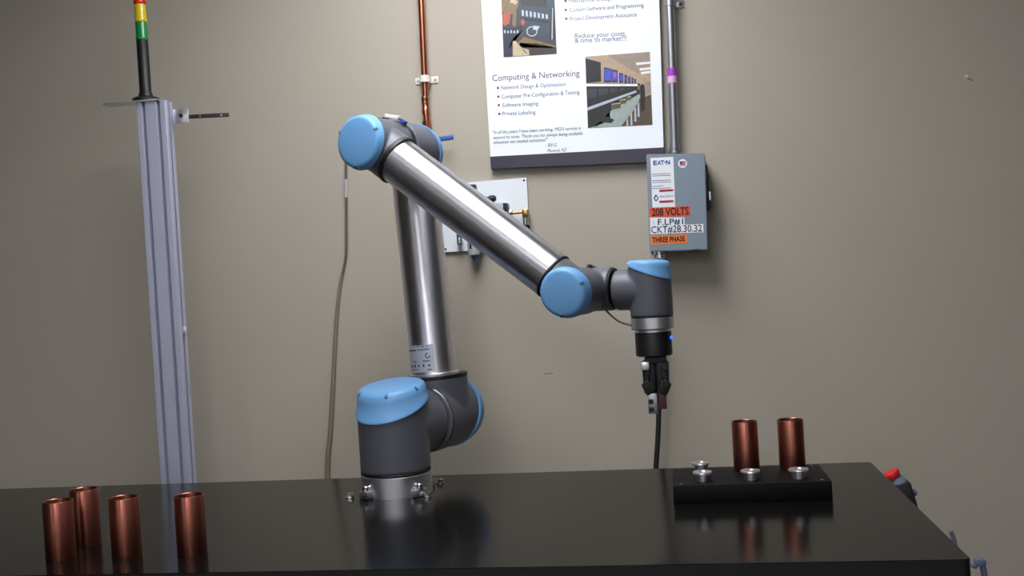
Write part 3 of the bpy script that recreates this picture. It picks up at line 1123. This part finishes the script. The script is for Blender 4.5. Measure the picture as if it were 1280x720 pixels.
# lower photograph: row of screens above long benches
PH = quad([(731.5, 70.8), (812.3, 64.8), (815.6, 156), (735, 160.5)], 'ph_wall', 0, 'printed_photo')
PHP = PH
pr = lambda pts, m, lev: quad(pts, m, lev, 'photo_print', PHP)
pr([(758, 69), (812.3, 64.8), (813, 84), (797, 92)], 'ph_ceil', 1)
for x0, x1, y in ((795, 812.6, 80), (799, 812.8, 87), (801, 812.9, 91.5)):
    pr([(x0, y - 1.5), (x1, y - 3), (x1, y - .2), (x0 + 1, y + 1.4)], 'ph_lamp', 2)
pr([(731.7, 73), (751, 78), (751.5, 102), (732.8, 104)], 'ph_dark', 2)
pr([(732.8, 104), (800, 104.5), (800, 125), (790, 132), (772, 148), (735, 160.4)], 'ph_dark', 1)
pr([(733, 104.6), (797, 105), (797, 107.8), (733, 108)], 'ph_lamp', 3)
pr([(734, 134.5), (795, 113), (796, 115.5), (734.2, 138.5)], 'ph_lt', 3)
for x0, x1, ya, yb in ((755, 764, 84, 103), (764.6, 772, 86.5, 103), (774, 779, 91, 103.5), (780.5, 784, 93.5, 104), (785.3, 788, 95.5, 104), (789.5, 792, 97, 104), (793, 795, 98.5, 104)):
    pr([(x0, ya), (x1, ya + (x1 - x0) * .25), (x1, yb), (x0, yb)], 'ph_navy', 3)
    pr([(x0 + .8, ya + 1.6), (x1 - .6, ya + 1.6 + (x1 - x0) * .22), (x1 - .6, yb - 2.2), (x0 + .8, yb - 2)], 'ph_screen', 4)
pr([(766.5, 90), (770.5, 91), (770.5, 97), (766.5, 97)], 'ph_violet', 5)
for x0, x1, ya, yb in ((735, 746, 111, 124), (748, 760, 110.5, 120), (763, 772, 110, 117), (775, 782, 110, 115), (785, 790, 110, 113)):
    pr([(x0, ya), (x1, ya), (x1, yb - 3), (x0, yb)], 'ph_mid', 4)
pr([(763, 139), (781, 128), (798, 118), (801, 118.5), (798, 128), (788, 141), (776, 158), (742, 159.6), (762, 150)], 'ph_bench', 2)
for x0, y0, wd_ in ((764, 131, 12), (774, 126, 9), (783, 122.6, 6)):
    pr([(x0, y0), (x0 + wd_, y0 - 1.5), (x0 + wd_, y0 + wd_ * .35), (x0, y0 + wd_ * .55)], 'ph_box', 4)
    pr([(x0, y0), (x0 + wd_, y0 - 1.5), (x0 + wd_ - 1, y0 - 2.7), (x0 + 1, y0 - 1.2)], 'ph_cream', 5)
pr([(790, 141), (800, 124), (813.8, 118), (815.5, 156), (776, 158)], 'ph_floor', 2)
for x0, y0, y1 in ((783, 150, 157.4), (788, 143, 156.8), (793, 136, 152), (797, 130, 146)):
    pr([(x0, y0), (x0 + 2, y0 - 2), (x0 + 2.6, y1), (x0, y1)], 'ph_lt', 3)
pr([(736, 148), (760, 146), (768, 150), (764, 154), (750, 152), (738, 158)], 'ph_dark', 4)
pr([(800, 108), (803, 104.5), (805.5, 107), (806.5, 118), (806, 138), (801, 140), (801.5, 122)], 'ph_dark', 4)
pr([(797, 107), (802, 106), (802, 111), (797, 113)], 'ph_tan', 3)
pr([(805, 103), (813.2, 102), (813.7, 116), (806, 118)], 'ph_ceil', 3)
# upper photograph: hands wiring a control cabinet (the top of it lies above the frame)
e = (onY(626.5, 0, YP) - onY(628.2, 38, YP))
PH2 = quad([(625.8, -22), (692.2, -26), (696, 67.5), (629.5, 71.6)], 'ph_mid', 0, 'printed_photo')
PHP = PH2
pr([(645, -10), (691.5, -12), (694.6, 48), (672, 44), (652, 33)], 'ph_teal', 1)
pr([(648, -8), (683, -8), (684, 9), (652, 7)], 'ph_dark', 2)
pr([(626.4, -10), (648, -10), (648, 8), (641, 18), (627.6, 16)], 'ph_tan', 2)
for i in range(7):
    pr([(652 + i * 5, 12.5 + i * .9), (654.8 + i * 5, 12.8 + i * .9), (655 + i * 5, 20 + i * .6), (652.4 + i * 5, 20.2 + i * .6)], 'ph_lt', 3)
pr([(651, 22), (686, 26), (686.4, 29.5), (652, 25)], 'ph_dark', 3)
pr([(637, 3), (640, -2), (648, 2), (645, 6)], 'ph_cream', 4)
pr([(628, 18), (634, 15), (638, 18), (637, 29), (631, 33), (628.3, 30)], 'ph_skin', 4)
pr([(651, 26), (654, 23.5), (656.2, 27), (655, 32), (651.5, 31)], 'ph_skin', 4)
pr([(642, 10), (646, 9), (645, 34), (640, 32)], 'ph_tan', 3)
pr([(628.6, 34), (640, 36), (652, 32), (653, 38), (642, 47), (641, 70.8), (629.5, 71.4)], 'ph_navy', 4)
for i in range(5):
    pr([(630 + i * 4, 38 + (i % 2)), (632 + i * 4, 37.4 + (i % 2)), (632.4 + i * 4, 41.4), (630.3 + i * 4, 42)], 'ph_lt', 5)
pr([(645, 56), (655, 47), (695, 58), (695.9, 67.5), (641, 70.8)], 'ph_wood', 2)
pr([(644.5, 57), (654.5, 46.2), (695, 57.5), (695.1, 60.2), (655, 49), (646, 59)], 'ph_tan', 3)
pr([(641, 52), (644, 51), (645.5, 58), (661, 62), (662, 69.4), (641, 70.7)], 'ph_cream', 5)
for k in range(12):
    f0, f1 = [2 * math.pi * (k + j) / 12 for j in (0, 1)]
    pr([(665 + 7 * math.cos(f0), 39.5 + 6.5 * math.sin(f0)), (665 + 7 * math.cos(f1), 39.5 + 6.5 * math.sin(f1)),
        (665 + 5.7 * math.cos(f1), 39.5 + 5.2 * math.sin(f1)), (665 + 5.7 * math.cos(f0), 39.5 + 5.2 * math.sin(f0))], 'ph_lt', 6)
pr([(667, 32), (675, 33), (672, 38), (666, 37)], 'ph_lt', 5)
pr([(675, 33), (688, 34), (686, 46), (676, 43)], 'ph_teal', 5)
pr([(688, 12), (693, 8), (694, 49), (687, 50)], 'ph_dark', 3)
pr([(690.3, 10), (691.3, 10), (691, 49), (689.4, 49.6)], 'ph_lt', 4)

# ================================================================== CONDUIT AND DISCONNECT BOX
YC = WY - 0.030
con = thing('electrical_conduit', 'galvanised electrical conduit coming down the wall into the grey box', 'conduit', onY(843, 190, WY))
ca, cb = onY(837, 0, YC), onY(843.2, 192, YC)
cdv = (cb - ca).normalized()
ct = ca + cdv * ((CEIL - 0.002 - ca.z) / cdv.z)
bm = NB()
cyl(bm, ct, cb, 0.0118, None, 28)
finish('conduit_pipe', bm, 'zinc', con)
for (ya, yb_, m_) in ((85.5, 95.5, 'tape_purple'), (95.5, 104, 'tape_pink')):
    k = lambda y: ca + (cb - ca) * (y / 192)
    bm = NB()
    lathe(bm, k(ya), cdv, [(0.0117, 0), (0.01215, 0), (0.01215, (k(yb_) - k(ya)).length), (0.0117, (k(yb_) - k(ya)).length)], 28)
    finish('marking_tape', bm, m_, con)
bm = NB()
lathe(bm, cb - cdv * 0.024, cdv, [(0, 0), (0.0145, 0), (0.0145, 0.012), (0.0125, 0.013), (0.0125, 0.018), (0.017, 0.018), (0.017, 0.024), (0, 0.024)], 24)
finish('box_connector', bm, 'zinc', con)
sc = ca + (cb - ca) * (3.5 / 192)
bm = NB()
lathe(bm, sc - cdv * 0.009, cdv, [(0.0118, 0), (0.0140, 0), (0.0140, 0.018), (0.0118, 0.018)], 28)
box(bm, V((sc.x + 0.022, WY - 0.0025, sc.z)), (0.030, 0.005, 0.018), None, 0.002)
box(bm, V((sc.x + 0.0125, WY - 0.015, sc.z)), (0.003, 0.028, 0.018), None, 0.0005)
so = finish('conduit_strap', bm, 'zinc', con)
bm = NB()
lathe(bm, V((sc.x + 0.028, WY - 0.005, sc.z)), (0, -1, 0), [(0, 0), (0.005, 0), (0.004, 0.0025), (0, 0.003)], 16)
finish('strap_screw', bm, 'steel_dark', so)

YF = WY - 0.100
bxo = thing('disconnect_box', 'grey electrical safety switch box with orange voltage labels', 'electrical box', onY(846, 312, WY))
q = [onY(808.3, 193.4, YF), onY(880.9, 192.0, YF), onY(884.2, 311.6, YF), onY(812.4, 314.2, YF)]
uu = (q[1] - q[0]).normalized()
bm = NB()
prism(bm, [p_ + V((0, 0.006, 0)) for p_ in q], (0, 0.094, 0))
bmesh.ops.bevel(bm, geom=bm.edges[:], offset=0.002, segments=2, affect='EDGES')
finish('enclosure', bm, 'box_grey', bxo)
cen = sum(q, V((0, 0, 0))) / 4
bm = NB()
prism(bm, [cen + (p_ - cen) * 1.012 for p_ in q], (0, 0.010, 0))
bmesh.ops.bevel(bm, geom=bm.edges[:], offset=0.0022, segments=2, affect='EDGES')
door = finish('cover', bm, 'box_grey', bxo)
# latch at the bottom right, hinge knuckles on the left
bm = NB()
lp = onY(868, 312.5, YF)
box(bm, lp + V((0, -0.001, -0.001)), (0.022, 0.008, 0.006), None, 0.001)
finish('latch', bm, 'steel_dark', bxo)
# operating handle on the right side
ha, hb_ = onY(885.5, 206, YF + 0.03), onY(887, 262, YF + 0.03)
bm = NB()
xh = q[1].x + 0.0025
box(bm, V((xh - 0.001, YF + 0.045, (ha.z + hb_.z) / 2)), (0.008, 0.060, (ha.z - hb_.z)), M.Rotation(-0.015, 3, 'Y'), 0.002)
hd = finish('switch_plate', bm, 'black_plastic', bxo)
bm = NB()
box(bm, V((xh + 0.004, YF + 0.030, (ha.z + hb_.z) / 2 - 0.012)), (0.005, 0.022, 0.085), M.Rotation(-0.02, 3, 'Y'), 0.003)
finish('switch_lever', bm, 'black_plastic', hd)
bm = NB()
box(bm, V((xh + 0.0052, YF + 0.020, hb_.z + 0.034)), (0.004, 0.012, 0.022), None, 0.001)
finish('lever_marker', bm, 'paper_white', hd)


def lab(pts, m, lev=1, name='label_sticker'):
    bm = NB()
    prism(bm, [onY(x, y, YF) + V((0, -0.0003 * lev, 0)) for x, y in pts], (0, 0.0003 * lev + 0.001, 0))
    return finish(name, bm, m, door, smooth=False)


def ltext(s, x0, y0, x1, y1, hpx, m, lev=2, bold=0.0):
    bm = textmesh(s, onY(x0, y0, YF), onY(x1, y1, YF), hpx / 495.0, lift=0.0003 * lev + 0.0002, bold=bold)
    return finish('label_text', bm, m, door, smooth=False)


lab([(813, 197.5), (841.5, 196), (844, 258.5), (815.6, 259.5)], 'paper_white')
ltext('E', 816.6, 206.3, 821.5, 206.1, 5.4, 'eaton_blue', 2, 0.035)
ltext('A', 821.9, 206.1, 826.3, 205.9, 5.4, 'eaton_blue', 2, 0.035)
ltext('T', 825.6, 206.0, 830.4, 205.8, 5.4, 'eaton_blue', 2, 0.035)
lab([(830.2, 203.6), (832.4, 203.5), (832.5, 202.3), (830.3, 202.4)], 'eaton_blue', 2, 'label_text')
ltext('N', 832.6, 205.7, 837.6, 205.5, 5.4, 'eaton_blue', 2, 0.035)
for y, x1 in ((217.5, 838), (219.8, 838.5), (225.5, 838.5), (227.8, 839), (233, 829), (235.5, 839)):
    lab([(815, y), (x1, y - 1), (x1, y - .3), (815, y + .7)], 'ink_grey', 2, 'label_print')
for y, k_ in ((236.8, 0), (250.5, 0)):
    lab([(823.4, y), (842.6, y - 1.0), (842.8, y + 2.9), (823.6, y + 3.8)], 'paper_white', 2, 'label_print')
    lab([(824, y + .4), (840.5, y - .4), (842.7, y + .6), (840.7, y + 2.2), (824.2, y + 3.2)], 'flag_red', 3, 'label_print')
    ltext('DANGER' if y < 240 else 'WARNING', 826, y + 2.7, 839, y + 2.0, 1.9, 'ink_black', 4)
ltext('PELIGRO', 824.5, 246.8, 842, 245.8, 2.2, 'ink_grey', 3)
lab([(817, 247.5), (819.5, 243), (820.8, 243.5), (823.3, 248.2), (821.2, 251.5), (818.6, 251.2)], 'ink_grey', 2, 'label_print')
lab([(818.6, 248), (820.4, 245), (821.8, 248.6), (820.2, 250.2)], 'paper_white', 3, 'label_print')
# round flag seal
fc = onY(853.3, 204.4, YF)
bm = NB()
lathe(bm, fc, (0, -1, 0), [(0, -0.001), (0.0112, -0.001), (0.0112, 0.0004), (0, 0.0004)], 28)
finish('label_sticker', bm, 'paper_white', door)
for i in range(4):
    lab([(849.6, 201.8 + i * 1.6), (857.2, 201.3 + i * 1.6), (857.2, 202.2 + i * 1.6), (849.6, 202.7 + i * 1.6)], 'flag_red', 3, 'label_print')
lab([(849.6, 201.8), (853, 201.6), (853, 205), (849.6, 205.2)], 'eaton_blue', 4, 'label_print')
lab([(811.8, 260), (862.2, 257.6), (862.8, 269.8), (812.3, 271.8)], 'label_orange_red', 2)
ltext('208 VOLTS', 815, 270.0, 861, 267.9, 9.2, 'ink_black', 3, 0.03)
lab([(812.3, 272), (855.6, 271.6), (856, 281.2), (812.8, 283)], 'paper_white', 1)
ltext(':', 816.4, 280.2, 817.6, 280.1, 5, 'ink_navy', 3)
ltext('F.LP#1', 822.3, 281.4, 854, 280.2, 7.6, 'ink_navy', 3, 0.008)
lab([(812.8, 283), (879, 279.8), (879.6, 290.4), (813.3, 293)], 'paper_white', 2)
ltext('CKT#28.30.32', 814, 291.6, 877.5, 289.2, 8.6, 'ink_navy', 3, 0.008)
lab([(813.6, 294.8), (858.6, 292.8), (859.4, 304), (814.4, 306)], 'label_orange', 2)
ltext('THREE PHASE', 815.4, 303.2, 856.4, 301.2, 6.4, 'ink_black', 3, 0.035)

# gland under the box and the black power cable hanging from it
YG = WY - 0.05
ga = onY(823.5, 311, YG)
pc = thing('power_cable', 'black power cable hanging from the grey box behind the gripper', 'cable', onY(820, 600, YG))
bm = NB()
lathe(bm, ga, -ZU, [(0, 0), (0.017, 0), (0.017, 0.006), (0.013, 0.006), (0.013, 0.014), (0.0165, 0.015), (0.0165, 0.024), (0.010, 0.030), (0, 0.030)], 24)
finish('cable_gland', bm, 'chrome', pc)
bm = NB()
tube(bm, [ga - ZU * 0.02, onY(823.5, 350, YG), onY(823.5, 430, YG), onY(823.5, 505, YG), onY(822.5, 545, YG), onY(820, 585, YG), onY(818, 640, YG), V((onY(818, 640, YG).x, YG, 0.25)),
          V((onY(818, 640, YG).x - 0.03, YG, 0.012))], 0.0068, 14)
finish('cable', bm, 'black_rubber', pc)

# thin cable on the wall left of the robot, then a widening tube in wall-like taupe below
YL = WY - 0.008
wc = thing('wall_cable', 'thin grey cable running down the wall left of the robot', 'cable', onY(410, 600, WY))
bm = NB()
tube(bm, [onY(432.5, 196, YL), onY(432.8, 240, YL), onY(433, 290, YL), onY(432.6, 318, YL), onY(430, 334, YL), onY(426.5, 348, YL)], 0.0036, 10)
finish('cable', bm, 'cable_grey', wc)
bm = NB()
tube(bm, [onY(432.5, 224, YL), onY(432.6, 235, YL), onY(432.8, 247, YL)], 0.0046, 10)
finish('cable_tag', bm, 'grey_plastic', wc)
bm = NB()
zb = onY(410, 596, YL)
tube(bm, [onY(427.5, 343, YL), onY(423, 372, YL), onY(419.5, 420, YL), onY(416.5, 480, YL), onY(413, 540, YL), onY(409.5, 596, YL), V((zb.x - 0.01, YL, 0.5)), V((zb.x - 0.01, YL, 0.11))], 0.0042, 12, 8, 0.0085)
finish('taupe_tube', bm, 'taupe_tube', wc)

# ================================================================== EMERGENCY STOP HUNG ON THE TABLE EDGE
EY = 2.272
topc = onY(1123, 602.5, EY)
es = thing('emergency_stop', 'black hand-held box with a red button hanging at the table end', 'emergency stop', topc + V((0.02, 0, -0.10)))
ax = V((-0.23, 0.0, 0.97)).normalized()
ex, ey, ez = frame(ax, (1, 0, 0))
rot = M((ex, ey, ez)).transposed()
bm = NB()
box(bm, topc - ax * 0.044 + ex * 0.002, (0.036, 0.050, 0.086), rot, 0.003)
finish('body', bm, 'black_plastic', es)
ab_ = V((-0.50, 0.0, 0.86)).normalized()
bm = NB()
lathe(bm, topc - ab_ * 0.006 - ex * 0.002, ab_, [(0, 0), (0.0175, 0), (0.0175, 0.008), (0.0145, 0.017), (0, 0.017)], 32)
finish('collar', bm, 'collar_grey', es)
bm = NB()
lathe(bm, topc + ab_ * 0.010 - ex * 0.004, ab_, [(0, 0), (0.012, 0), (0.012, 0.003), (0.0175, 0.005), (0.0190, 0.009), (0.0175, 0.015), (0.011, 0.018), (0, 0.019)], 32)
finish('mushroom_button', bm, 'estop_red', es)
bm = NB()
cyl(bm, topc - ax * 0.030 + ex * 0.018, topc - ax * 0.030 + ex * 0.029, 0.008, 0.007, 18, 0.002)
finish('selector_knob', bm, 'blue_grey_metal', es)
bm = NB()
box(bm, V((TX1 + 0.018, EY, T - 0.105)), (0.034, 0.03, 0.012), None, 0.001)
finish('hanger', bm, 'steel_dark', es)
